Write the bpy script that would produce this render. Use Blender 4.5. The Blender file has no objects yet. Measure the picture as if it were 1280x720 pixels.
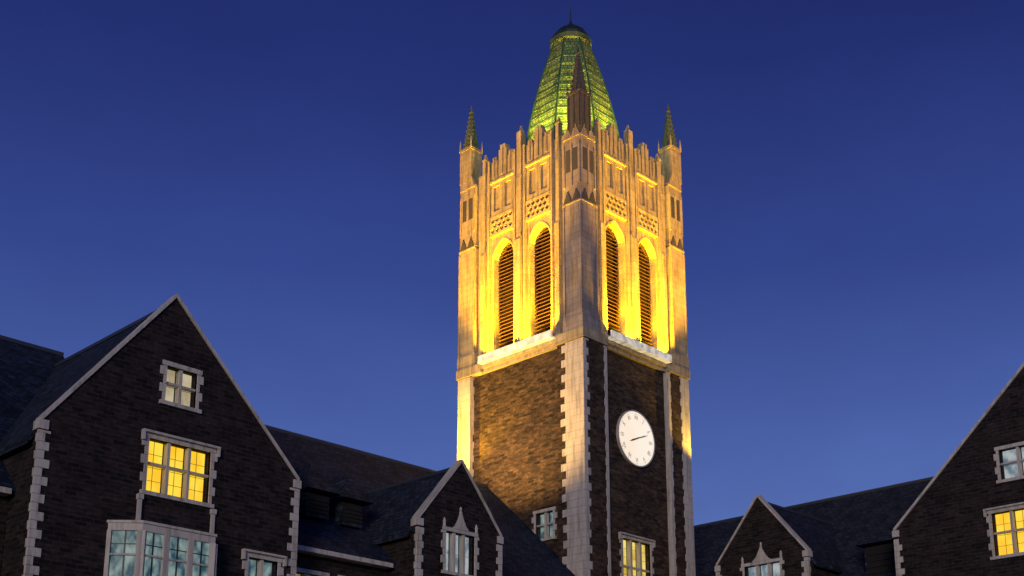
import bpy, bmesh, math, random
from mathutils import Vector, Matrix
from mathutils.geometry import tessellate_polygon
random.seed(7)
scene = bpy.context.scene
COL = scene.collection
scene.view_settings.view_transform = 'Standard'
scene.view_settings.look = 'None'
scene.view_settings.exposure = 0

# ------------------------------------------------------------------ materials
def newmat(name):
    m = bpy.data.materials.new(name); m.use_nodes = True
    nt = m.node_tree; nt.nodes.clear()
    out = nt.nodes.new('ShaderNodeOutputMaterial')
    b = nt.nodes.new('ShaderNodeBsdfPrincipled')
    nt.links.new(b.outputs[0], out.inputs[0])
    return m, nt, b

def N(nt, t, **kw):
    n = nt.nodes.new(t)
    for k, v in kw.items():
        if k in n.inputs: n.inputs[k].default_value = v
        else: setattr(n, k, v)
    return n

def mixc(nt, fac, a, b, mode='MIX'):
    n = nt.nodes.new('ShaderNodeMix'); n.data_type = 'RGBA'; n.blend_type = mode
    for sock, val in ((n.inputs[0], fac), (n.inputs[6], a), (n.inputs[7], b)):
        if hasattr(val, 'links'): nt.links.new(val, sock)
        else: sock.default_value = val
    return n.outputs[2]

def brickish(name, c1, c2, mortar, bw, rh, ms, rough=.85, bump=.35, noise_dark=.45, dist=.02, mottle=.35):
    m, nt, b = newmat(name)
    uv = N(nt, 'ShaderNodeUVMap')
    br = N(nt, 'ShaderNodeTexBrick')
    br.inputs['Scale'].default_value = 1
    br.inputs['Brick Width'].default_value = bw
    br.inputs['Row Height'].default_value = rh
    br.inputs['Mortar Size'].default_value = ms
    br.inputs['Mortar Smooth'].default_value = .3
    br.inputs['Bias'].default_value = -.1
    br.inputs['Color1'].default_value = c1
    br.inputs['Color2'].default_value = c2
    br.inputs['Mortar'].default_value = mortar
    nt.links.new(uv.outputs[0], br.inputs['Vector'])
    no = N(nt, 'ShaderNodeTexNoise', Scale=.9, Detail=8.0, Roughness=.7)
    nt.links.new(uv.outputs[0], no.inputs['Vector'])
    cr = N(nt, 'ShaderNodeValToRGB')
    cr.color_ramp.elements[0].position = .3; cr.color_ramp.elements[0].color = (noise_dark,)*3 + (1,)
    cr.color_ramp.elements[1].position = .7; cr.color_ramp.elements[1].color = (1.3, 1.3, 1.3, 1)
    nt.links.new(no.outputs[0], cr.inputs[0])
    no2 = N(nt, 'ShaderNodeTexNoise', Scale=5.0, Detail=4.0, Roughness=.7)
    mp = N(nt, 'ShaderNodeMapping'); mp.inputs['Scale'].default_value = (.5, 1.4, 1)
    nt.links.new(uv.outputs[0], mp.inputs[0]); nt.links.new(mp.outputs[0], no2.inputs['Vector'])
    cr2 = N(nt, 'ShaderNodeValToRGB')
    cr2.color_ramp.elements[0].position = .35; cr2.color_ramp.elements[0].color = (mottle, mottle, mottle, 1)
    cr2.color_ramp.elements[1].position = .65; cr2.color_ramp.elements[1].color = (1.4, 1.4, 1.4, 1)
    nt.links.new(no2.outputs[0], cr2.inputs[0])
    c = mixc(nt, 1.0, br.outputs[0], cr.outputs[0], 'MULTIPLY')
    c = mixc(nt, 1.0, c, cr2.outputs[0], 'MULTIPLY')
    nt.links.new(c, b.inputs['Base Color'])
    b.inputs['Roughness'].default_value = rough
    b.inputs['Specular IOR Level'].default_value = .2
    bp = N(nt, 'ShaderNodeBump', Strength=bump, Distance=dist)
    bw_ = N(nt, 'ShaderNodeRGBToBW'); nt.links.new(c, bw_.inputs[0])
    nt.links.new(bw_.outputs[0], bp.inputs['Height'])
    nt.links.new(bp.outputs[0], b.inputs['Normal'])
    return m

def stonemat(name, ca, cb, dark, scale=1.0, rough=.8, bump=.4, blocks=True):
    m, nt, b = newmat(name)
    uv = N(nt, 'ShaderNodeUVMap')
    no = N(nt, 'ShaderNodeTexNoise', Scale=2.2*scale, Detail=8.0, Roughness=.65)
    nt.links.new(uv.outputs[0], no.inputs['Vector'])
    c = mixc(nt, no.outputs[0], ca, cb)
    mp = N(nt, 'ShaderNodeMapping'); mp.inputs['Scale'].default_value = (3.2, .35, 1)
    nt.links.new(uv.outputs[0], mp.inputs[0])
    n2 = N(nt, 'ShaderNodeTexNoise', Scale=1.0, Detail=6.0, Roughness=.7)
    nt.links.new(mp.outputs[0], n2.inputs['Vector'])
    cr = N(nt, 'ShaderNodeValToRGB')
    cr.color_ramp.elements[0].position = .46; cr.color_ramp.elements[0].color = (0, 0, 0, 1)
    cr.color_ramp.elements[1].position = .68; cr.color_ramp.elements[1].color = (.85, .85, .85, 1)
    nt.links.new(n2.outputs[0], cr.inputs[0])
    c = mixc(nt, cr.outputs[0], c, dark)
    if blocks:
        br = N(nt, 'ShaderNodeTexBrick')
        for k, v in (('Scale', 1), ('Brick Width', .9), ('Row Height', .42), ('Mortar Size', .012), ('Mortar Smooth', .2)):
            br.inputs[k].default_value = v
        br.inputs['Color1'].default_value = (1, 1, 1, 1); br.inputs['Color2'].default_value = (.78, .78, .78, 1)
        br.inputs['Mortar'].default_value = (.5, .5, .5, 1)
        nt.links.new(uv.outputs[0], br.inputs['Vector'])
        c = mixc(nt, 1.0, c, br.outputs[0], 'MULTIPLY')
    nt.links.new(c, b.inputs['Base Color'])
    b.inputs['Roughness'].default_value = rough
    n3 = N(nt, 'ShaderNodeTexNoise', Scale=9.0, Detail=5.0)
    nt.links.new(uv.outputs[0], n3.inputs['Vector'])
    bp = N(nt, 'ShaderNodeBump', Strength=bump, Distance=.03)
    nt.links.new(n3.outputs[0], bp.inputs['Height'])
    nt.links.new(bp.outputs[0], b.inputs['Normal'])
    return m

def glow(name, ca, cb, strength, scale=1.3, base=(.05, .05, .05, 1), rough=.2):
    m, nt, b = newmat(name)
    uv = N(nt, 'ShaderNodeUVMap')
    mp = N(nt, 'ShaderNodeMapping'); mp.inputs['Scale'].default_value = (1.0, .6, 1)
    nt.links.new(uv.outputs[0], mp.inputs[0])
    no = N(nt, 'ShaderNodeTexNoise', Scale=scale, Detail=3.0, Roughness=.5)
    nt.links.new(mp.outputs[0], no.inputs['Vector'])
    cr = N(nt, 'ShaderNodeValToRGB')
    cr.color_ramp.elements[0].position = .38; cr.color_ramp.elements[0].color = ca
    cr.color_ramp.elements[1].position = .62; cr.color_ramp.elements[1].color = cb
    nt.links.new(no.outputs[0], cr.inputs[0])
    nt.links.new(cr.outputs[0], b.inputs['Emission Color'])
    b.inputs['Emission Strength'].default_value = strength
    b.inputs['Base Color'].default_value = base
    b.inputs['Roughness'].default_value = rough
    b.inputs['Specular IOR Level'].default_value = .25
    return m

def plain(name, c, rough=.6, metal=0.0):
    m, nt, b = newmat(name)
    tc = N(nt, 'ShaderNodeTexCoord')
    no = N(nt, 'ShaderNodeTexNoise', Scale=3.0, Detail=5.0)
    nt.links.new(tc.outputs['Object'], no.inputs['Vector'])
    c2 = tuple(x*.6 for x in c[:3]) + (1,)
    nt.links.new(mixc(nt, no.outputs[0], c, c2), b.inputs['Base Color'])
    b.inputs['Roughness'].default_value = rough; b.inputs['Metallic'].default_value = metal
    return m

BRICK = brickish('dark_brick', (.040, .025, .023, 1), (.009, .007, .007, 1), (.045, .040, .039, 1), .5, .18, .016, mottle=.5)
BRICK_T = brickish('tower_brick', (.105, .062, .036, 1), (.020, .013, .010, 1), (.060, .052, .042, 1), .5, .18, .018, noise_dark=.5, mottle=.45, bump=.6)
SLATE = brickish('slate', (.042, .054, .084, 1), (.011, .016, .028, 1), (.006, .008, .012, 1), .36, .26, .022, rough=.8, bump=.5)
SLATE_B = brickish('light_offset_slate', (.026, .044, .088, 1), (.007, .013, .028, 1), (.004, .006, .012, 1), .36, .26, .022, rough=.85, bump=.5)  # bluer slate copy, its colour offsets the warm light on the left main roof
STONE = stonemat('limestone', (.60, .49, .32, 1), (.42, .34, .22, 1), (.17, .13, .085, 1))
STONE_P = stonemat('shaded_pier_stone', (.44, .37, .34, 1), (.30, .25, .235, 1), (.15, .125, .115, 1))  # limestone copy with the near pier's shade painted into its colour
STONE_G = stonemat('shaded_turret_stone', (.12, .11, .105, 1), (.08, .072, .07, 1), (.05, .045, .042, 1))  # darkened limestone copy, paints shade onto the near turret
TRIM = stonemat('trim_limestone', (.70, .63, .55, 1), (.50, .44, .38, 1), (.24, .21, .18, 1), blocks=False)
STONE_D = stonemat('dark_shade_stone', (.10, .09, .085, 1), (.06, .055, .05, 1), (.04, .04, .04, 1), blocks=False)  # dark stone, also used to paint in shade on belfry parts
PINN = stonemat('pinnacle_copper', (.16, .20, .09, 1), (.09, .12, .07, 1), (.04, .05, .04, 1), blocks=False)
WHITE = glow('painted_glow_ledge', (.26, .22, .14, 1), (.80, .74, .62, 1), .6, scale=2.5, base=(.7, .68, .6, 1), rough=.7)  # emission paints the floodlit brightness into the ledge
LOUVRE = plain('louvre_wood', (.07, .026, .010, 1), .8)
DARK = plain('dark_void', (.015, .012, .01, 1), .9)
LEAD = plain('lead', (.045, .05, .06, 1), .5)
IRON = plain('black_iron', (.015, .015, .015, 1), .5)
NUM = plain('clock_marking', (.50, .44, .36, 1), .6)
HAND = plain('clock_hand_metal', (.30, .25, .19, 1), .6)
COPPER = brickish('spire_tiles', (.48, .54, .15, 1), (.18, .32, .12, 1), (.08, .16, .07, 1), .26, .31, .035, rough=.65, bump=.6, noise_dark=.25, mottle=.4)
COPPER_D = plain('dark_copper', (.04, .10, .055, 1), .55)
COPPER_B = plain('band_copper', (.07, .14, .06, 1), .6)
COPPER_K = plain('black_copper', (.02, .035, .03, 1), .55)
YEL = glow('lit_room', (1.0, .54, .015, 1), (1.0, .70, .05, 1), 1.05)
YEL2 = glow('lit_room_soft', (.60, .40, .05, 1), (.95, .74, .18, 1), .95)
PALE = glow('curtained_room', (.02, .09, .13, 1), (.36, .48, .44, 1), .60, scale=2.4, rough=.5)
PALEB = glow('pale_curtained_room', (.16, .25, .31, 1), (.60, .66, .68, 1), .62, scale=2.2, rough=.5)
DIMW = glow('dim_room', (.46, .38, .22, 1), (.74, .63, .40, 1), .70, scale=1.8)
DIM2 = glow('dim_lower_room', (.20, .16, .09, 1), (.5, .40, .22, 1), .6, scale=2.5)
DKW = glow('unlit_room', (.012, .016, .03, 1), (.03, .035, .05, 1), .5)
CLOCK = glow('clock_glass', (1.0, .80, .56, 1), (1.0, .91, .72, 1), .86, scale=.4, base=(.6, .6, .6, 1), rough=.5)
GRASS = plain('lawn_grass', (.05, .08, .03, 1), .9)
PAVE = plain('paving', (.25, .23, .21, 1), .85)

# ------------------------------------------------------------------ mesh tools
def frame(O, S, Nn):
    O, S, Nn = Vector(O), Vector(S).normalized(), Vector(Nn).normalized()
    return lambda s, z, d=0.0: O + S*s + Vector((0, 0, z)) + Nn*d

class MB:
    def __init__(s): s.v = []; s.f = []
    def hexa(s, p):
        b = len(s.v); s.v += p
        for q in ((0, 1, 2, 3), (7, 6, 5, 4), (0, 4, 5, 1), (1, 5, 6, 2), (2, 6, 7, 3), (3, 7, 4, 0)):
            s.f.append(tuple(b+i for i in q))
    def box(s, F, s0, s1, z0, z1, d0, d1):
        s.hexa([F(s0, z0, d0), F(s1, z0, d0), F(s1, z1, d0), F(s0, z1, d0),
                F(s0, z0, d1), F(s1, z0, d1), F(s1, z1, d1), F(s0, z1, d1)])
    def wedge(s, F, s0, s1, z0, z1, d0, d1):
        s.poly(lambda a, z, d: F(d, z, a), [[(d0, z0), (d1, z0), (d0, z1)]], s0, s1)
    def poly(s, F, loops, d0, d1):
        b = len(s.v); flat = [p for l in loops for p in l]; n = len(flat)
        s.v += [F(p[0], p[1], d0) for p in flat] + [F(p[0], p[1], d1) for p in flat]
        tri = tessellate_polygon([[Vector((p[0], p[1], 0)) for p in l] for l in loops])
        for t in tri:
            if len(loops) == 1 and n <= 4: break
            s.f.append((b+t[0], b+t[1], b+t[2])); s.f.append((b+n+t[2], b+n+t[1], b+n+t[0]))
        if len(loops) == 1 and n <= 4:
            s.f.append(tuple(b+i for i in range(n))); s.f.append(tuple(b+n+i for i in reversed(range(n))))
        k = 0
        for l in loops:
            m = len(l)
            for i in range(m):
                j = (i+1) % m
                s.f.append((b+k+i, b+k+j, b+n+k+j, b+n+k+i))
            k += m
    def lathe(s, c, prof, n=8, rot=0.0):
        b = len(s.v); c = Vector(c)
        for z, r in prof:
            for i in range(n):
                a = rot+2*math.pi*i/n
                s.v.append(c+Vector((r*math.cos(a), r*math.sin(a), z)))
        for k in range(len(prof)-1):
            for i in range(n):
                j = (i+1) % n
                s.f.append((b+k*n+i, b+k*n+j, b+(k+1)*n+j, b+(k+1)*n+i))
        s.f.append(tuple(b+i for i in reversed(range(n))))
        s.f.append(tuple(b+(len(prof)-1)*n+i for i in range(n)))
    def bar(s, p, q, w, h=None):
        p, q = Vector(p), Vector(q); h = h or w
        d = (q-p).normalized()
        u = d.cross(Vector((0, 0, 1)))
        if u.length < 1e-3: u = Vector((1, 0, 0))
        u.normalize(); v = d.cross(u)
        u = u*w/2; v = v*h/2
        s.hexa([p-u-v, p+u-v, p+u+v, p-u+v, q-u-v, q+u-v, q+u+v, q-u+v])

WLOC = {}
def empty(name, loc, label, cat):
    o = bpy.data.objects.new(name, None); o.location = loc; COL.objects.link(o)
    o.empty_display_size = 1
    o['label'] = label; o['category'] = cat
    WLOC[o.name] = Vector(loc)
    return o

def obj(mb, name, mat, parent=None, smooth=False):
    c = Vector((0, 0, 0))
    for v in mb.v: c += v
    c /= max(1, len(mb.v))
    me = bpy.data.meshes.new(name)
    me.from_pydata([v-c for v in mb.v], [], mb.f)
    bm = bmesh.new(); bm.from_mesh(me)
    bmesh.ops.recalc_face_normals(bm, faces=bm.faces)
    uvl = bm.loops.layers.uv.new('UVMap')
    Z = Vector((0, 0, 1))
    for f in bm.faces:
        n = f.normal
        t = Z.cross(n)
        if t.length < .05: t = Vector((1, 0, 0))
        t.normalize(); bb = n.cross(t)
        for l in f.loops:
            p = l.vert.co + c
            l[uvl].uv = (p.dot(t), p.dot(bb))
        f.smooth = smooth
    bm.to_mesh(me); bm.free()
    me.materials.append(mat)
    o = bpy.data.objects.new(name, me)
    COL.objects.link(o)
    o.location = c; WLOC[o.name] = c.copy()
    if parent is not None:
        o.parent = parent
        o.matrix_parent_inverse = Matrix.Translation(WLOC[parent.name]).inverted()
    return o

def rect(s0, s1, z0, z1): return [(s0, z0), (s1, z0), (s1, z1), (s0, z1)]
def pointed(c, hw, z0, zs, za, n=7):
    h = za-zs
    R = (hw*hw+h*h)/(2*hw); pts = [(c-hw, z0), (c+hw, z0)]
    amax = math.asin(min(1, h/R))
    for i in range(n+1):
        a = amax*i/n
        pts.append((c+hw-R+R*math.cos(a), zs+R*math.sin(a)))
    for i in range(n-1, -1, -1):
        a = amax*i/n
        pts.append((c-hw+R-R*math.cos(a), zs+R*math.sin(a)))
    return pts

def quoins(mb, F, s, sgn, z0, z1, d=.04, lo=.42, sh=.22, h=.33):
    z = z0; k = 0
    while z < z1-.1:
        zz = min(z+h, z1)
        L = (lo if k % 2 else sh)*(1+random.uniform(-.12, .12)); B = (sh if k % 2 else lo)*.5
        a, b = s-sgn*d, s+sgn*L
        mb.box(F, min(a, b), max(a, b), z, zz-.015, -B, d+random.uniform(-.008, .012))
        z = zz; k += 1

def window(parent, F, s0, s1, z0, z1, nl, rows, pane, hood=False, label=None, mul=.12, ogee=False, cames=True):
    mb = MB()
    mb.box(F, s0-.2, s1+.2, z1, z1+.18, -.12, .07)
    mb.box(F, s0-.24, s1+.24, z0-.16, z0, -.12, .12)
    z = z0; k = 0
    while z < z1-.02:
        zz = min(z+.36, z1); L = .28 if k % 2 else .14
        L += random.uniform(-.03, .03)
        mb.box(F, s0-L, s0, z, zz-.012, -.12, .06); mb.box(F, s1, s1+L, z, zz-.012, -.12, .06)
        z = zz; k += 1
    if hood:
        mb.box(F, s0-.34, s1+.34, z1+.18, z1+.27, -.05, .2)
        mb.box(F, s0-.34, s0-.24, z1-.15, z1+.18, -.05, .18)
        mb.box(F, s1+.24, s1+.34, z1-.15, z1+.18, -.05, .18)
    if ogee:
        c = (s0+s1)/2; w = (s1-s0)/2+.1
        out = []
        for i in range(13):
            t = -1+i/6; a = abs(t)
            out.append((c+w*.46*t, z1+.24+.85*(1-a)**1.6))
        mb.poly(F, [[(c-w*.46, z1+.17)]+out+[(c+w*.46, z1+.17)]], -.1, .10)
        mb.lathe(F(c, z1+.95, .03), [(0, .05), (.08, .10), (.15, .04), (.24, .08), (.36, .02)], 6)
        for q in (-1, 1):
            mb.lathe(F(c+q*w, z1+.17, .03), [(0, .08), (.2, .07), (.23, .10), (.45, .02)], 6)
    W = s1-s0
    for i in range(1, nl):
        c = s0+W*i/nl
        mb.box(F, c-mul/2, c+mul/2, z0, z1, -.3, -.03)
    if rows > 1:
        for i in range(1, rows):
            zc = z0+(z1-z0)*(i/rows+.04)
            mb.box(F, s0, s1, zc-.045, zc+.045, -.29, -.05)
    wo = obj(mb, 'window', TRIM, parent)
    if label: wo['label'] = label
    fr = MB()
    for i in range(nl):
        a = s0+W*i/nl+(mul/2 if i else 0); b = s0+W*(i+1)/nl-(mul/2 if i < nl-1 else 0)
        for q in (a+.025, b-.025): fr.box(F, q-.025, q+.025, z0, z1, -.34, -.31)
        if cames: fr.box(F, (a+b)/2-.008, (a+b)/2+.008, z0, z1, -.338, -.32)
        nz = max(2, int((z1-z0)/(.5 if cames else .9)))
        for j in range(nz+1):
            q = z0+(z1-z0)*j/nz
            fr.box(F, a, b, q-.008, q+.008, -.336, -.322)
    obj(fr, 'frame', LEAD, wo)
    pn = MB(); pn.box(F, s0-.02, s1+.02, z0-.02, z1+.02, -.42, -.36)
    obj(pn, 'pane', pane, wo)
    return wo

# ================================================================== THE TOWER
WX, WY = 9.55, 10.0
tower = empty('clock_tower', (WX/2, WY/2, 0),
    'tall gothic brick clock tower with floodlit stone belfry and green spire', 'clock tower')
FR = {'L': frame((0, 0, 0), (0, 1, 0), (-1, 0, 0)), 'R': frame((0, 0, 0), (1, 0, 0), (0, -1, 0)),
      'BL': frame((WX, 0, 0), (0, 1, 0), (1, 0, 0)), 'BR': frame((0, WY, 0), (1, 0, 0), (0, 1, 0))}
FW = {'L': WY, 'R': WX, 'BL': WY, 'BR': WX}
ZL = 31.1
G = frame((0, 0, 0), (1, 0, 0), (0, 1, 0))
holes = {'R': [rect(3.3, 5.9, 15.4, 19.0), rect(3.5, 6.1, 8, 11)], 'L': [rect(2.45, 3.85, 18.9, 20.5)], 'BL': [], 'BR': []}
for k, F in FR.items():
    m = MB(); m.poly(F, [rect(.5, FW[k]-.5, 0, ZL-.6)]+holes[k], -.5, 0)
    obj(m, 'wall', BRICK_T, tower)
PW = 1.75; PO = .32
CORN = [(0, 1, 0, 1), (WX, -1, 0, 1), (0, 1, WY, -1), (WX, -1, WY, -1)]
for (cx, sx, cy, sy) in CORN:
    PY = PW if cy == 0 else .75
    x0, x1 = sorted((cx-sx*PO, cx+sx*PW)); y0, y1 = sorted((cy-sy*PO, cy+sy*PY))
    m = MB(); m.box(G, x0, x1, 0, ZL-.6, y0, y1)
    bt = obj(m, 'buttress', BRICK_T, tower)
    q = MB(); z = 0; k = 0
    while z < ZL-.65:
        zz = min(z+.46, ZL-.62); e = .05
        a = (1.74 if k % 2 else 1.42)+random.uniform(-.06, .06)
        b = (.26 if k % 2 else .46)+random.uniform(-.05, .05)
        if cy != 0: a = PY+.34
        elif cx != 0: a = 1.0; b = (.78 if k % 2 else .88)
        X = sorted((cx-sx*(PO+e), cx-sx*PO+sx*b)); Y = sorted((cy-sy*(PO+e), cy-sy*PO+sy*a))
        q.box(G, X[0], X[1], z, zz-.012, Y[0], Y[1])
        z = zz; k += 1
    obj(q, 'quoins', TRIM, bt)
    if cy == 0:
        q = MB(); z = 0; k = 0
        while z < ZL-.65:
            zz = min(z+.46, ZL-.62)
            l = .26 if k % 2 else .36
            X = sorted((cx+sx*(PW-l*.6), cx+sx*(PW+.05))); Y = sorted((cy-sy*(PO+.05), cy+sy*.3))
            q.box(G, X[0], X[1], z, zz-.012, Y[0], Y[1])
            z = zz; k += 1
        obj(q, 'trim', TRIM, bt)
co = MB()
co.box(G, -.20, WX+.20, ZL-.6, ZL-.35, -.20, WY+.20)
co.box(G, -.38, WX+.38, ZL-.35, ZL, -.38, WY+.38)
for (cx, sx, cy, sy) in CORN:
    x0, x1 = sorted((cx-sx*.46, cx+sx*1.8)); y0, y1 = sorted((cy-sy*.46, cy+sy*1.8))
    co.box(G, x0, x1, ZL-.58, ZL+.03, y0, y1)
obj(co, 'cornice', STONE, tower)

# belfry
for key, F in FR.items():
    w_ = FW[key]; mid = w_/2
    WC = (mid-1.6, mid+1.6)
    m = MB()
    m.box(F, 1.85, w_-1.85, ZL-.02, ZL+.36, .64, .76)
    m.box(F, 1.85, w_-1.85, ZL-.12, ZL-.005, .385, .78)
    obj(m, 'ledge', WHITE, tower)
    bw = MB(); rib = MB(); dia = MB(); diab = MB(); par = MB()
    bw.poly(F, [rect(1.0, w_-1.0, ZL, 44.6)]+[pointed(c, .90, ZL+.4, 38.0, 39.25) for c in WC], -.75, 0)
    for c in WC:
        o = pointed(c, 1.02, ZL+.3, 38.0, 39.42); i = pointed(c, .97, ZL+.31, 38.0, 39.34)
        rib.poly(F, [o, [(p[0], max(p[1], ZL+.302)) for p in i]], -.02, .06)
        h = []
        for r in range(3):
            for q in range(5 if r % 2 == 0 else 4):
                x = c-.8+.4*q+(.2 if r % 2 else 0); z = 40.05+.36*r
                h.append([(x-.18, z), (x, z-.18), (x+.18, z), (x, z+.18)])
        dia.poly(F, [rect(c-1.03, c+1.03, 39.7, 41.1)]+h, .03, .2)
        diab.box(F, c-1.02, c+1.02, 39.71, 41.09, .004, .02)
        for q in (-.5, .5):
            rib.poly(F, [rect(c+q-.48, c+q+.48, 41.15, 43.5), rect(c+q-.26, c+q+.26, 41.45, 43.2)], .002, .16)
        rib.box(F, c-1.05, c+1.05, 43.5, 43.66, .0, .24)
        for q, hh, w in ((-.74, 45.4, .27), (0, 46.1, .36), (.74, 45.4, .27)):
            par.poly(F, [[(c+q-w, 43.66), (c+q+w, 43.66), (c+q+w, hh-.3), (c+q+w*.65, hh-.3), (c+q+w*.65, hh), (c+q-w*.65, hh), (c+q-w*.65, hh-.3), (c+q-w, hh-.3)]], -.28, .12)
            par.box(F, c+q-.06, c+q+.06, 43.9, hh-.2, .12, .2)
        par.box(F, c-1.05, c+1.05, 43.66, 44.85, -.22, .04)
    e1 = 1.72
    for s, w, d, zt in ((mid, .25, .42, 46.8), (e1, .17, .3, 46.0), (w_-e1, .17, .3, 46.0)):
        rib.box(F, s-w, s+w, ZL, 38.6, 0, d)
        rib.wedge(F, s-w, s+w, 38.6, 39.3, 0, d)
        rib.box(F, s-w*.8, s+w*.8, 38.6, 43, 0, d*.7)
        rib.wedge(F, s-w*.8, s+w*.8, 43, 43.6, 0, d*.7)
        rib.box(F, s-w*.75, s+w*.75, 43, zt-.5, -.2, d*.6)
        rib.lathe(F(s, zt-.5, .0), [(0, .26), (.1, .26), (.16, .16), (.5, .06)], 4, math.pi/4)
    for s in (mid-2.78, mid-.42, mid+.42, mid+2.78):
        rib.box(F, s-.07, s+.07, ZL, 45.2, 0, .24)
    obj(bw, 'wall', STONE, tower)
    obj(rib, 'tracery', STONE, tower)
    obj(dia, 'tracery', STONE, tower)
    obj(diab, 'panel', STONE_D, tower)  # dark backing paints shade into the diaper holes
    obj(par, 'battlement', STONE, tower)
    for c in WC:
        mb = MB()
        mb.poly(F, [pointed(c, .92, ZL+.4, 38.0, 39.25)], -1.0, -.72)
        wo = obj(mb, 'louvre_window', DARK, tower)
        sl = MB()
        z = ZL+.5
        while z < 38.95:
            hw = .89
            if z > 38.0: hw = .89*(1-((z-38.0)/1.25)**2.0)
            if hw > .08:
                a, b = c-hw, c+hw
                sl.hexa([F(a, z+.20, -.66), F(b, z+.20, -.66), F(b, z+.24, -.64), F(a, z+.24, -.64),
                         F(a, z, -.44), F(b, z, -.44), F(b, z+.05, -.43), F(a, z+.05, -.43)])
            z += .25
        obj(sl, 'louvre', LOUVRE, wo)
# corner piers of the belfry
for (cx, sx, cy, sy) in CORN:
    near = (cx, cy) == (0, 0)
    pb = MB(); pd = MB(); tu = MB()
    def st(a, b, z0, z1, m=pb):
        X = sorted((cx-sx*a, cx+sx*b)); Y = sorted((cy-sy*a, cy+sy*b)); m.box(G, X[0], X[1], z0, z1, Y[0], Y[1])
    st(.42, 1.18, ZL+.03, ZL+.9); st(.37, 1.10, ZL+.9, 39.6)
    st(.34, 1.06, 39.6, 44.0); st(.36, .64, 44.0, 46.8, tu)
    Fx = frame((cx, cy, 0), (0, sy, 0), (-sx, 0, 0)); Fy = frame((cx, cy, 0), (sx, 0, 0), (0, -sy, 0))
    for F in (Fx, Fy):
        for s in (-.31, 1.04):
            pb.box(F, s-.06, s+.06, ZL+.9, 39.2, .35, .42)
        for zc, d, w0, w1, mm in ((39.5, .35, -.33, 1.06, pd), (43.95, .33, -.30, 1.02, pb)):
            mc = (w0+w1)/2
            mm.poly(F, [[(w0, zc), (mc, zc), (mc-(mc-w0)/2, zc+.8)]], 0, d+.05)
            mm.poly(F, [[(mc+.01, zc), (w1, zc), (mc+(w1-mc)/2, zc+.8)]], 0, d+.048)
            pb.box(F, w0-.04, w1+.04, zc-.10, zc, 0, d+.07)
        for s in (-.26, .37, .98):
            pb.box(F, s-.06, s+.06, 40.6, 43.4, .3, .40)
        for s0 in (-.16, .42):
            pd.box(F, s0+.06, s0+.42, 41.6, 43.1, .3, .36)
        for s in (-.30, .14, .58):
            tu.box(F, s-.05, s+.05, 44.4, 46.7, .3, .42)
    ccx, ccy = cx+sx*.14, cy+sy*.14
    st(.42, .70, 46.8, 47.0, tu)
    for i in range(4):
        a = math.pi/4+i*math.pi/2
        q = (ccx+.72*math.cos(a), ccy+.72*math.sin(a), 46.9)
        tu.lathe(q, [(0, .10), (.4, .08), (.85, .015)], 4, 0)
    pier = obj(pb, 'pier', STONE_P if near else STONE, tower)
    obj(pd, 'panel', STONE_D, pier)
    obj(tu, 'turret', STONE_G if near else STONE, tower)
    cn = MB(); cn.lathe((ccx, ccy, 47.0), [(0, .54), (.12, .58), (.2, .52), (2.8, .11), (2.9, .18), (3.0, .10), (3.5, .02)], 8, math.pi/8)
    for i in range(8):
        a = math.pi/8+i*math.pi/4
        for j in range(7):
            t = (j+.5)/7.3; r = .52*(1-t)+.1*t
            cn.lathe((ccx+(r+.01)*math.cos(a), ccy+(r+.01)*math.sin(a), 47.15+2.6*t), [(0, .02), (.07, .07), (.14, .02)], 5)
    obj(cn, 'pinnacle', STONE_D if near else PINN, tower)  # near pinnacle coloured dark to paint it as unlit

def spot(name, loc, aim, power, color, ang=60, r=.15, blend=.6):
    l = bpy.data.lights.new(name, 'SPOT'); l.energy = power; l.color = color
    l.spot_size = math.radians(ang); l.shadow_soft_size = r; l.spot_blend = blend
    o = bpy.data.objects.new(name, l); COL.objects.link(o); o.location = loc
    o.rotation_euler = (Vector(aim)-Vector(loc)).to_track_quat('-Z', 'Y').to_euler()
    return o
YC = (1.0, .52, .003); YC2 = (1.0, .48, .012)
for key, F in FR.items():
    mid = FW[key]/2
    front = key in 'LR'
    for c in (mid-2.5, mid-.75, mid+.75, mid+2.5):
        fm = MB(); fm.box(F, c-.14, c+.14, ZL+.03, ZL+.2, .36, .56)
        obj(fm, 'floodlight', IRON, tower)
        if front: spot('flood_lamp', F(c, ZL+.28, .58), F(c, ZL+9, .45), 6000, YC, 110, .08, .9)
    if front:   # narrow-beam lamps in the same trough, throwing up to the parapet
        for c in (mid-2.6, mid-1.6, mid, mid+1.6, mid+2.6):
            spot('flood_lamp', F(c, ZL+.3, .60), F(c, 45, .2), 30000, YC, 30, .08, 1.0)
    else:
        spot('flood_lamp', F(mid, ZL+.28, .56), F(mid, ZL+9, -.1), 12000, YC, 140, .08, .9)
for loc, aim, p, a in (((-12.5, 8.4, 23.9), (0, 6.0, 40.5), 60000, 38), ((8.4, -14.5, 23.6), (6.2, 0, 40.5), 56000, 36)):
    spot('roof_flood_lamp', loc, aim, p, YC2, a, .2, .6)

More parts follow.
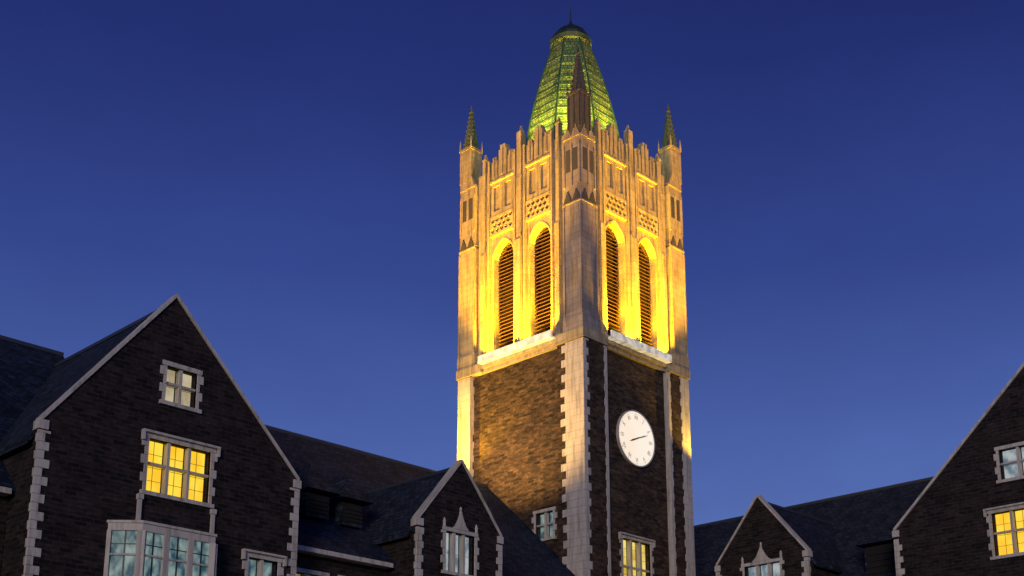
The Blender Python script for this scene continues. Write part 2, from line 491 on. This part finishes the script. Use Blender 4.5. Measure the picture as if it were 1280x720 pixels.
# roof deck and spire
rf = MB(); rf.box(G, .3, WX-.3, 43.6, 43.9, .3, WY-.3)
obj(rf, 'roof', LEAD, tower)
C = (WX/2+.1, WY/2-.1, 0)
sp = MB()
prof = [(43.9, 3.6), (45.6, 3.58), (46.0, 3.54), (47.2, 3.32), (48.6, 3.05), (50.0, 2.74), (51.4, 2.38),
        (52.8, 1.98), (54.0, 1.60), (54.7, 1.36), (54.9, 1.30)]
sp.lathe(C, prof, 8, math.pi/8)
spire = obj(sp, 'spire', COPPER, tower)
for i in range(8):
    rb = MB()
    a = math.pi/8+i*math.pi/4
    for k in range(2, len(prof)-1):
        (z0, r0), (z1, r1) = prof[k], prof[k+1]
        rb.bar((C[0]+r0*math.cos(a), C[1]+r0*math.sin(a), z0), (C[0]+r1*math.cos(a), C[1]+r1*math.sin(a), z1+.02), .12, .12)
    obj(rb, 'rib', COPPER_D, spire)
def prad(z):
    for (z0, r0), (z1, r1) in zip(prof, prof[1:]):
        if z0 <= z <= z1: return r0+(r1-r0)*(z-z0)/(z1-z0)
    return prof[-1][1]
z = 46.6
while z < 54.6:
    r = prad(z); bd_ = MB()
    bd_.lathe((C[0], C[1], z), [(-.07, r), (-.06, r+.035), (.07, r+.005), (.10, r-.07)], 8, math.pi/8)
    obj(bd_, 'band', COPPER_B, spire)
    z += .66
cp = MB(); cp.lathe(C, [(54.8, 1.25), (54.9, 1.46), (55.25, 1.50), (55.35, 1.36), (55.55, 1.36), (55.65, 1.28), (56.0, 1.05), (56.35, .66), (56.55, .22), (56.85, .12), (57.05, .05), (58.2, .02)], 12)
obj(cp, 'cap', COPPER_K, spire)
for i in range(8):
    aa = i*math.pi/4; rr = 4.5
    spot('spire_lamp', (C[0]+rr*math.cos(aa), C[1]+rr*math.sin(aa), 44.6), (C[0]+2.2*math.cos(aa), C[1]+2.2*math.sin(aa), 54), 16000, (1.0, .76, .08), 60, .1, 1.0)

window(tower, FR['R'], 3.3, 5.9, 15.4, 19.0, 3, 2, YEL2, hood=True)
window(tower, FR['R'], 3.5, 6.1, 8, 11, 3, 2, DIM2)
window(tower, FR['L'], 2.45, 3.85, 18.9, 20.5, 2, 2, PALE, cames=False)

# clock
F = FR['R']; cs, cz, R = 4.72, 25.4, 1.70
n = 56
ring = MB()
o = [(cs+(R+.08)*math.cos(2*math.pi*i/n), cz+(R+.08)*math.sin(2*math.pi*i/n)) for i in range(n)]
i_ = [(cs+R*math.cos(2*math.pi*i/n), cz+R*math.sin(2*math.pi*i/n)) for i in range(n)]
ring.poly(F, [o, i_], -.05, .16)
clock = obj(ring, 'clock', TRIM, tower)
cf = MB(); cf.poly(F, [i_], -.02, .12); obj(cf, 'clock_face', CLOCK, clock)
def hand(ang, L, w, d):
    hm = MB()
    t = math.radians(ang); ux, uz = math.sin(t), math.cos(t); px, pz = uz, -ux
    hm.poly(F, [[(cs-ux*.25+px*w, cz-uz*.25+pz*w), (cs+ux*L*.6+px*w*1.3, cz+uz*L*.6+pz*w*1.3), (cs+ux*L, cz+uz*L),
                 (cs+ux*L*.6-px*w*1.3, cz+uz*L*.6-pz*w*1.3), (cs-ux*.25-px*w, cz-uz*.25-pz*w)]], d, d+.02)
    obj(hm, 'clock_hand', HAND, clock)
hand(246, .80, .042, .16); hand(68, 1.15, .03, .19)
nm = MB()
for i in range(60):
    t = 2*math.pi*i/60; r0 = 1.56 if i % 5 else 1.52
    a, b = (cs+r0*math.sin(t), cz+r0*math.cos(t)), (cs+1.61*math.sin(t), cz+1.61*math.cos(t))
    w = .01 if i % 5 else .022
    px, pz = math.cos(t)*w, -math.sin(t)*w
    nm.poly(F, [[(a[0]-px, a[1]-pz), (b[0]-px, b[1]-pz), (b[0]+px, b[1]+pz), (a[0]+px, a[1]+pz)]], .121, .13)
ROM = ['XII', 'I', 'II', 'III', 'IIII', 'V', 'VI', 'VII', 'VIII', 'IX', 'X', 'XI']
for i, tx in enumerate(ROM):
    cu = bpy.data.curves.new('t', 'FONT'); cu.body = tx; cu.size = .36; cu.align_x = 'CENTER'; cu.align_y = 'CENTER'; cu.extrude = .005
    to = bpy.data.objects.new('t', cu); COL.objects.link(to)
    bpy.context.view_layer.update()
    me = bpy.data.meshes.new_from_object(to.evaluated_get(bpy.context.evaluated_depsgraph_get()))
    bpy.data.objects.remove(to)
    t = 2*math.pi*i/12; b = len(nm.v)
    for v in me.vertices:
        x, y = v.co.x*.8, v.co.y
        X = x*math.cos(t)+y*math.sin(t); Y = -x*math.sin(t)+y*math.cos(t)
        nm.v.append(F(cs+1.33*math.sin(t)+X, cz+1.33*math.cos(t)+Y, .128+v.co.z))
    for p in me.polygons: nm.f.append(tuple(b+q for q in p.vertices))
    bpy.data.meshes.remove(me)
obj(nm, 'clock_numerals', NUM, clock)

# ================================================================== LEFT WING
lw = empty('college_building', (-20, 5, 0), 'dark brick gothic college wing with lit gable windows and slate roof', 'college building')
YF = -1.2; YG = -3.2
FM = frame((0, YF, 0), (1, 0, 0), (0, -1, 0))
FG = frame((0, YG, 0), (1, 0, 0), (0, -1, 0))
EZ = 14.4
mh = [rect(-21.2, -19.2, 10.4, 13.2), rect(-18.3, -16.6, 10.4, 13.2), rect(-8.5, -6.5, 10.4, 13.2), rect(-4.5, -2.5, 10.4, 13.2)]
mh_l = [rect(-39.5, -37, 10.4, 13.2)]
m = MB(); m.poly(FM, [rect(-60, -.4, 0, EZ)]+mh+mh_l, -.5, 0); obj(m, 'wall', BRICK, lw)
Fback = frame((0, 17.2, 0), (1, 0, 0), (0, 1, 0))
m = MB(); m.box(Fback, -60, -.4, 0, EZ, -.5, 0); obj(m, 'wall', BRICK, lw)
m = MB(); m.poly(frame((-60, 0, 0), (0, 1, 0), (-1, 0, 0)), [[(YF, 0), (17.2, 0), (17.2, EZ), (8, 23.2), (YF, EZ)]], -.5, 0); obj(m, 'wall', BRICK, lw)
m = MB(); m.poly(frame((-.4, 0, 0), (0, 1, 0), (1, 0, 0)), [[(YF, 0), (17.2, 0), (17.2, EZ), (8, 22.7), (YF, EZ)]], -.4, 0); obj(m, 'wall', BRICK, lw)
for r in mh+mh_l:
    window(lw, FM, r[0][0], r[1][0], r[0][1], r[2][1], 2, 2, DIM2 if r[0][0] < -20 else DKW)
FX = frame((0, 0, 0), (0, 1, 0), (1, 0, 0))
r1 = MB()
r1.poly(FX, [[(YF-.5, EZ-.1), (8, 23.0), (17.7, EZ-.1), (17.7, EZ-.35), (8, 22.7), (YF-.5, EZ-.35)]], -28, -.02)
obj(r1, 'roof', SLATE_B, lw)
r1 = MB()
r1.poly(FX, [[(YF-.5, EZ-.1), (8.1, 23.9), (18.1, EZ-.1), (18.1, EZ-.35), (8.1, 23.6), (YF-.5, EZ-.35)]], -61, -28)
obj(r1, 'roof', SLATE_B, lw)
m = MB(); m.box(FX, 7.9, 8.1, 22.92, 23.1, -28, -.03); obj(m, 'ridge', LEAD, lw)
m = MB(); m.box(FX, 8.0, 8.2, 23.82, 24.0, -61, -28.0); obj(m, 'ridge', LEAD, lw)
for a, b in ((-22.4, -15.75), (-9.75, -.5), (-60, -34.1)):
    m = MB(); m.box(FM, a, b, EZ-.36, EZ-.15, 0.02, .62); obj(m, 'gutter', TRIM, lw)

def gable(thing, F, s0, s1, ze, zp, holes, back, cope=.15, qlo=.42, qsh=.22, roofdrop=.25, mid=None):
    mid = (s0+s1)/2 if mid is None else mid
    m = MB()
    m.poly(F, [[(s0, 0), (s1, 0), (s1, ze), (mid, zp), (s0, ze)]]+holes, -.5, 0)
    obj(m, 'gable_wall', BRICK, thing)
    for a, b in ((s0, s0+.4), (s1-.4, s1)):
        m = MB(); m.box(F, a, b, 0, ze-.3, -min(back, 3), -.5); obj(m, 'wall', BRICK, thing)
    m = MB(); k = (zp-ze)/(mid-s0); k2 = (zp-ze)/(s1-mid); rd = roofdrop
    m.poly(F, [[(s0-.3, ze-rd-.3*k), (mid, zp-rd), (s1+.3, ze-rd-.3*k2), (s1+.3, ze-rd-.3*k2-.25), (mid, zp-rd-.3), (s0-.3, ze-rd-.3*k-.25)]], -back, -.35)
    obj(m, 'roof', SLATE, thing)
    m = MB(); m.box(F, mid-.09, mid+.09, zp-rd-.06, zp-rd+.09, -back, -.5); obj(m, 'ridge', LEAD, thing)
    m = MB(); n = max(4, int(math.hypot(mid-s0, zp-ze)/.9))
    for sg, a in ((1, s0), (-1, s1)):
        for i in range(n):
            t0, t1 = i/n, (i+1)/n-.01/n
            x0, x1 = a+(mid-a)*t0, a+(mid-a)*t1; z0, z1 = ze+(zp-ze)*t0, ze+(zp-ze)*t1
            m.poly(F, [[(x0, z0-.02), (x1, z1-.02), (x1, z1+cope), (x0, z0+cope)]], -.42, .08+random.uniform(-.01, .01))
        m.box(F, min(a-sg*.08, a+sg*.30), max(a-sg*.08, a+sg*.30), ze-.30, ze+.05, -.40, .09)
    obj(m, 'coping', TRIM, thing)
    for a, sg in ((s0, 1), (s1, -1)):
        m = MB(); quoins(m, F, a, sg, 0, ze-.32, lo=qlo, sh=qsh); obj(m, 'quoins', TRIM, thing)

A0, A1 = -33.9, -22.3
at = rect(-28.95, -27.55, 18.6, 20.1); mdw = rect(-29.5, -26.7, 14.8, 16.95); smw = rect(-24.65, -23.2, 10.6, 12.95); bayh = rect(-30.2, -27.0, 9.9, 12.7)
gable(lw, FG, A0, A1, 16.6, 23.1, [at, mdw, smw, bayh], 11.2, mid=-28.75)
window(lw, FG, at[0][0], at[1][0], at[0][1], at[2][1], 2, 2, DIMW, cames=False)
window(lw, FG, mdw[0][0], mdw[1][0], mdw[0][1], mdw[2][1], 3, 2, YEL, hood=True)
window(lw, FG, smw[0][0], smw[1][0], smw[0][1], smw[2][1], 2, 2, PALE, hood=True, cames=False)
# canted bay window
by = MB(); bp_ = MB(); bl = MB()
bs0, bs1, bd = -30.9, -26.35, .85
pts = [(bs0, 0), (bs0+.95, bd), (bs1-.45, bd), (bs1, 0)]
P = FG
def ring3(m, z0, z1, off):
    q = [(bs0-off, 0), (bs0+.95-off*.5, bd+off), (bs1-.45+off*.5, bd+off), (bs1+off, 0)]
    b = len(m.v)
    for z in (z0, z1): m.v += [P(x, z, d) for x, d in q]
    m.f += [(b, b+1, b+2, b+3), (b+7, b+6, b+5, b+4), (b, b+4, b+5, b+1), (b+1, b+5, b+6, b+2), (b+2, b+6, b+7, b+3), (b+3, b+7, b+4, b)]
ring3(by, 0, 9.9, 0.02); ring3(by, 9.9, 10.1, .12); ring3(by, 13.0, 13.28, .02); ring3(by, 13.28, 13.38, .08)
for px_, pd_ in ((bs0+1.15, .16), (bs1-.12, .12)):
    by.box(P, px_-.07, px_+.07, 13.38, 14.6, pd_-.14, pd_); by.box(P, px_-.11, px_+.11, 14.4, 14.6, pd_-.18, pd_+.04)
for a, b, nl in ((pts[0], pts[1], 1), (pts[1], pts[2], 3), (pts[2], pts[3], 1)):
    d = Vector((b[0]-a[0], b[1]-a[1])); L = d.length; d.normalize()
    S = Vector((d.x, -d.y, 0)); Nn = Vector((0, 0, 1)).cross(S)*-1
    if Nn.y > 0: Nn = -Nn
    Fa = frame(P(a[0], 0, a[1]), S, Nn)
    for i in range(nl+1):
        c = L*i/nl
        by.box(Fa, c-.12, c+.12, 10.1, 13.0, -.2, .03)
    by.box(Fa, 0, L, 12.05, 12.12, -.17, .01)
    for i in range(nl):
        c = L*(i+.5)/nl
        bl.box(Fa, c-.03, c+.03, 10.1, 13.0, -.1, -.07)
    for j in range(3):
        q = 10.1+2.85*j/2-.45; bl.box(Fa, .05, L-.05, q-.02, q+.02, -.1, -.082)
    bp_.box(Fa, .04, L-.04, 10.08, 13.02, -.16, -.12)
bay = obj(by, 'bay_window', TRIM, lw); bay['label'] = 'projecting stone bay window with flat parapet and pale lit panes'
obj(bp_, 'pane', PALE, bay); obj(bl, 'frame', LEAD, bay)

B0, B1 = -15.5, -10.0
sg_ = rect(-13.75, -11.85, 14.0, 15.95)
gable(lw, FG, B0, B1, 16.2, 19.55, [sg_], 8.5, cope=.14, qlo=.38, qsh=.22)
window(lw, FG, -13.75, -11.85, 14.0, 15.95, 3, 1, PALEB, ogee=True, cames=False)

def dormer(thing, F, c, w, zt, run, rise, hwall, d0):
    """small hipped roof dormer with louvred front"""
    K = lambda a, z, d: F(d, z, a)
    m = MB()
    m.poly(K, [[(d0-run, zt-.1), (d0-.25, zt-rise-.12), (d0-.25, zt-rise-hwall), (d0-run, zt-rise-hwall)]], c-w, c+w)
    dm = obj(m, 'dormer', SLATE, thing)
    m = MB()
    a0, a1 = c-w-.3, c+w+.3
    zt2 = zt-rise
    m.v += [F(a0, zt2, d0+.25), F(a1, zt2, d0+.25), F(a1, zt2, d0-run), F(a0, zt2, d0-run),
            F(c, zt+.25, d0-.9), F(c, zt+.25, d0-run)]
    m.f += [(0, 1, 4), (1, 2, 5, 4), (3, 0, 4, 5), (2, 3, 5), (0, 3, 2, 1)]
    obj(m, 'roof', SLATE, dm)
    m = MB(); m.box(F, c-w+.12, c+w-.12, zt-rise-hwall+.15, zt-rise-.1, d0-.25, d0-.22)
    for i in range(4):
        z = zt-rise-hwall+.2+(hwall-.45)*i/4
        m.box(F, c-w+.12, c+w-.12, z, z+.04, d0-.22, d0-.16)
    obj(m, 'louvre', DARK, dm)
dormer(lw, FM, -18.9, .65, 18.7, 3.4, 1.3, 1.2, -.9)
dormer(lw, FM, -16.7, .6, 18.7, 3.4, 1.3, 1.2, -1.1)

# ================================================================== RIGHT WING
rw = empty('college_building', (18, -15, 0), 'dark brick gothic college wing with steep stone-coped gables beside the tower', 'college building')
XF, XG = 10.6, 9.0
RM = frame((XF, 0, 0), (0, 1, 0), (-1, 0, 0)); RG = frame((XG, 0, 0), (0, 1, 0), (-1, 0, 0))
RE = 15.0
hs = [rect(-13.2, -11.2, 11, 13.9), rect(-2.0, -.3, 11, 13.9)]
m = MB(); m.poly(RM, [rect(-60, 10, 0, RE)]+hs, -.5, 0); obj(m, 'wall', BRICK, rw)
m = MB(); m.box(frame((29, 0, 0), (0, 1, 0), (1, 0, 0)), -60, 10, 0, RE, -.5, 0); obj(m, 'wall', BRICK, rw)
FY = frame((0, 0, 0), (1, 0, 0), (0, 1, 0))
for y in (-60, 9.6):
    m = MB(); m.poly(FY, [[(XF, 0), (29, 0), (29, RE), (19.8, 23.4), (XF, RE)]], y, y+.4); obj(m, 'wall', BRICK, rw)
for r in hs: window(rw, RM, r[0][0], r[1][0], r[0][1], r[2][1], 2, 2, DKW)
m = MB()
m.poly(FY, [[(XF-.5, RE-.1), (19.8, 23.65), (29.5, RE-.1), (29.5, RE-.35), (19.8, 23.35), (XF-.5, RE-.35)]], -60.5, 10.3)
obj(m, 'roof', SLATE, rw)
m = MB(); m.box(FY, 19.7, 19.9, 23.57, 23.75, -60.5, 10.3); obj(m, 'ridge', LEAD, rw)
for a, b in ((-14.2, -9.0), (-2.4, 9), (-60, -31.6)):
    m = MB(); m.box(RM, a, b, RE-.36, RE-.15, .02, .62); obj(m, 'gutter', TRIM, rw)
gable(rw, RG, -8.9, -2.6, 17.7, 21.5, [rect(-7.05, -4.6, 15.4, 17.4)], 9.5, cope=.16, qlo=.42, qsh=.24)
window(rw, RG, -7.05, -4.6, 15.4, 17.4, 3, 1, PALEB, ogee=True, cames=False)
uw = rect(-25.1, -20.45, 19.6, 21.2); lwn = rect(-26.6, -19.75, 15.7, 17.95); gw = rect(-26.6, -19.75, 10.5, 13.3)
gable(rw, RG, -31.5, -14.3, 17.9, 26.0, [uw, lwn, gw], 12, cope=.17, qlo=.44, qsh=.25)
window(rw, RG, -25.1, -20.45, 19.6, 21.2, 5, 2, PALEB, cames=False)
window(rw, RG, -26.6, -19.75, 15.7, 17.95, 7, 2, YEL, hood=True)
window(rw, RG, -26.6, -19.75, 10.5, 13.3, 7, 2, PALE, hood=True)
dormer(rw, RM, -11.9, .95, 19.3, 3.4, 1.2, 1.9, -.9)

# ================================================================== ground
g = MB(); g.v = [Vector((-900, -900, 0)), Vector((900, -900, 0)), Vector((900, 900, 0)), Vector((-900, 900, 0))]; g.f = [(0, 1, 2, 3)]
go = obj(g, 'ground', GRASS); go['kind'] = 'structure'; go['label'] = 'wide courtyard lawn around the college buildings'; go['category'] = 'ground'
g = MB(); g.box(G, -60, 8.9, .004, .05, -7.5, -4.6)
po = obj(g, 'path', PAVE); po['kind'] = 'structure'; po['label'] = 'paved path along the foot of the college wing'; po['category'] = 'path'

# ================================================================== light
spot('wall_wash_lamp', (-7.0, 7.0, 23.0), (0, 4.6, 27.0), 8500, (1.0, .58, .16), 95, .2)
spot('wall_wash_lamp', (-2.0, 11.6, 23.4), (-.1, 9.6, 28.0), 8000, (1.0, .55, .01), 90, .15)
spot('wall_wash_lamp', (11.4, -2.0, 24.4), (9.6, -.2, 29.5), 2000, (1.0, .60, .04), 90, .15)
twilight_fill = bpy.data.lights.new('twilight_fill', 'SUN'); twilight_fill.energy = 1.0; twilight_fill.angle = math.radians(14); twilight_fill.color = (1.0, .86, .74)  # added directional fill, stands in for warm twilight on the fronts
so = bpy.data.objects.new('twilight_fill', twilight_fill); COL.objects.link(so)
sd = Vector((.80, .58, -.14))
so.rotation_euler = sd.to_track_quat('-Z', 'Y').to_euler()

w = bpy.data.worlds.new('World'); scene.world = w; w.use_nodes = True
nt = w.node_tree; nt.nodes.clear()
out = nt.nodes.new('ShaderNodeOutputWorld'); bg = nt.nodes.new('ShaderNodeBackground')
sky = nt.nodes.new('ShaderNodeTexSky'); sky.sky_type = 'NISHITA'; sky.sun_disc = False
sky.sun_elevation = math.radians(-4.0); sky.sun_rotation = math.radians(60)
sky.air_density = 1.0; sky.ozone_density = 4.0; sky.dust_density = .3
tc = nt.nodes.new('ShaderNodeTexCoord'); sx = nt.nodes.new('ShaderNodeSeparateXYZ')
nt.links.new(tc.outputs['Generated'], sx.inputs[0])
rp = nt.nodes.new('ShaderNodeValToRGB'); e = rp.color_ramp.elements
e[0].position = 0; e[0].color = (.13, .21, .50, 1)
e[1].position = 1; e[1].color = (.004, .008, .055, 1)
for p, c in ((.2, (.100, .170, .45, 1)), (.30, (.066, .115, .365, 1)), (.42, (.032, .058, .245, 1)), (.55, (.0165, .029, .158, 1)), (.66, (.0105, .019, .112, 1))):
    k = e.new(p); k.color = c
nt.links.new(sx.outputs[2], rp.inputs[0])
hz = nt.nodes.new('ShaderNodeTexNoise'); hz.inputs['Scale'].default_value = 3.5; hz.inputs['Detail'].default_value = 6; hz.inputs['Roughness'].default_value = .55
hm_ = nt.nodes.new('ShaderNodeMapping'); hm_.inputs['Scale'].default_value = (1, 1, 2.2)
nt.links.new(tc.outputs['Generated'], hm_.inputs[0]); nt.links.new(hm_.outputs[0], hz.inputs['Vector'])
hr = nt.nodes.new('ShaderNodeMapRange'); hr.inputs[1].default_value = .3; hr.inputs[2].default_value = .7; hr.inputs[3].default_value = .94; hr.inputs[4].default_value = 1.12
nt.links.new(hz.outputs[0], hr.inputs[0])
mx = nt.nodes.new('ShaderNodeMix'); mx.data_type = 'RGBA'; mx.blend_type = 'ADD'; mx.inputs[0].default_value = .05
nt.links.new(rp.outputs[0], mx.inputs[6]); nt.links.new(sky.outputs[0], mx.inputs[7])
nt.links.new(mx.outputs[2], bg.inputs[0]); nt.links.new(hr.outputs[0], bg.inputs[1])
nt.links.new(bg.outputs[0], out.inputs[0])

cam = bpy.data.cameras.new('camera'); co_ = bpy.data.objects.new('camera', cam); COL.objects.link(co_)
cam.sensor_width = 36; cam.lens = 45.0; cam.shift_y = .219; cam.clip_end = 5000
co_.location = (-53.65, -46.69, 1.7)
pit = math.radians(14.4)
fw = Vector((.7145*math.cos(pit), .6997*math.cos(pit), math.sin(pit)))
co_.rotation_euler = fw.to_track_quat('-Z', 'Y').to_euler()
scene.camera = co_
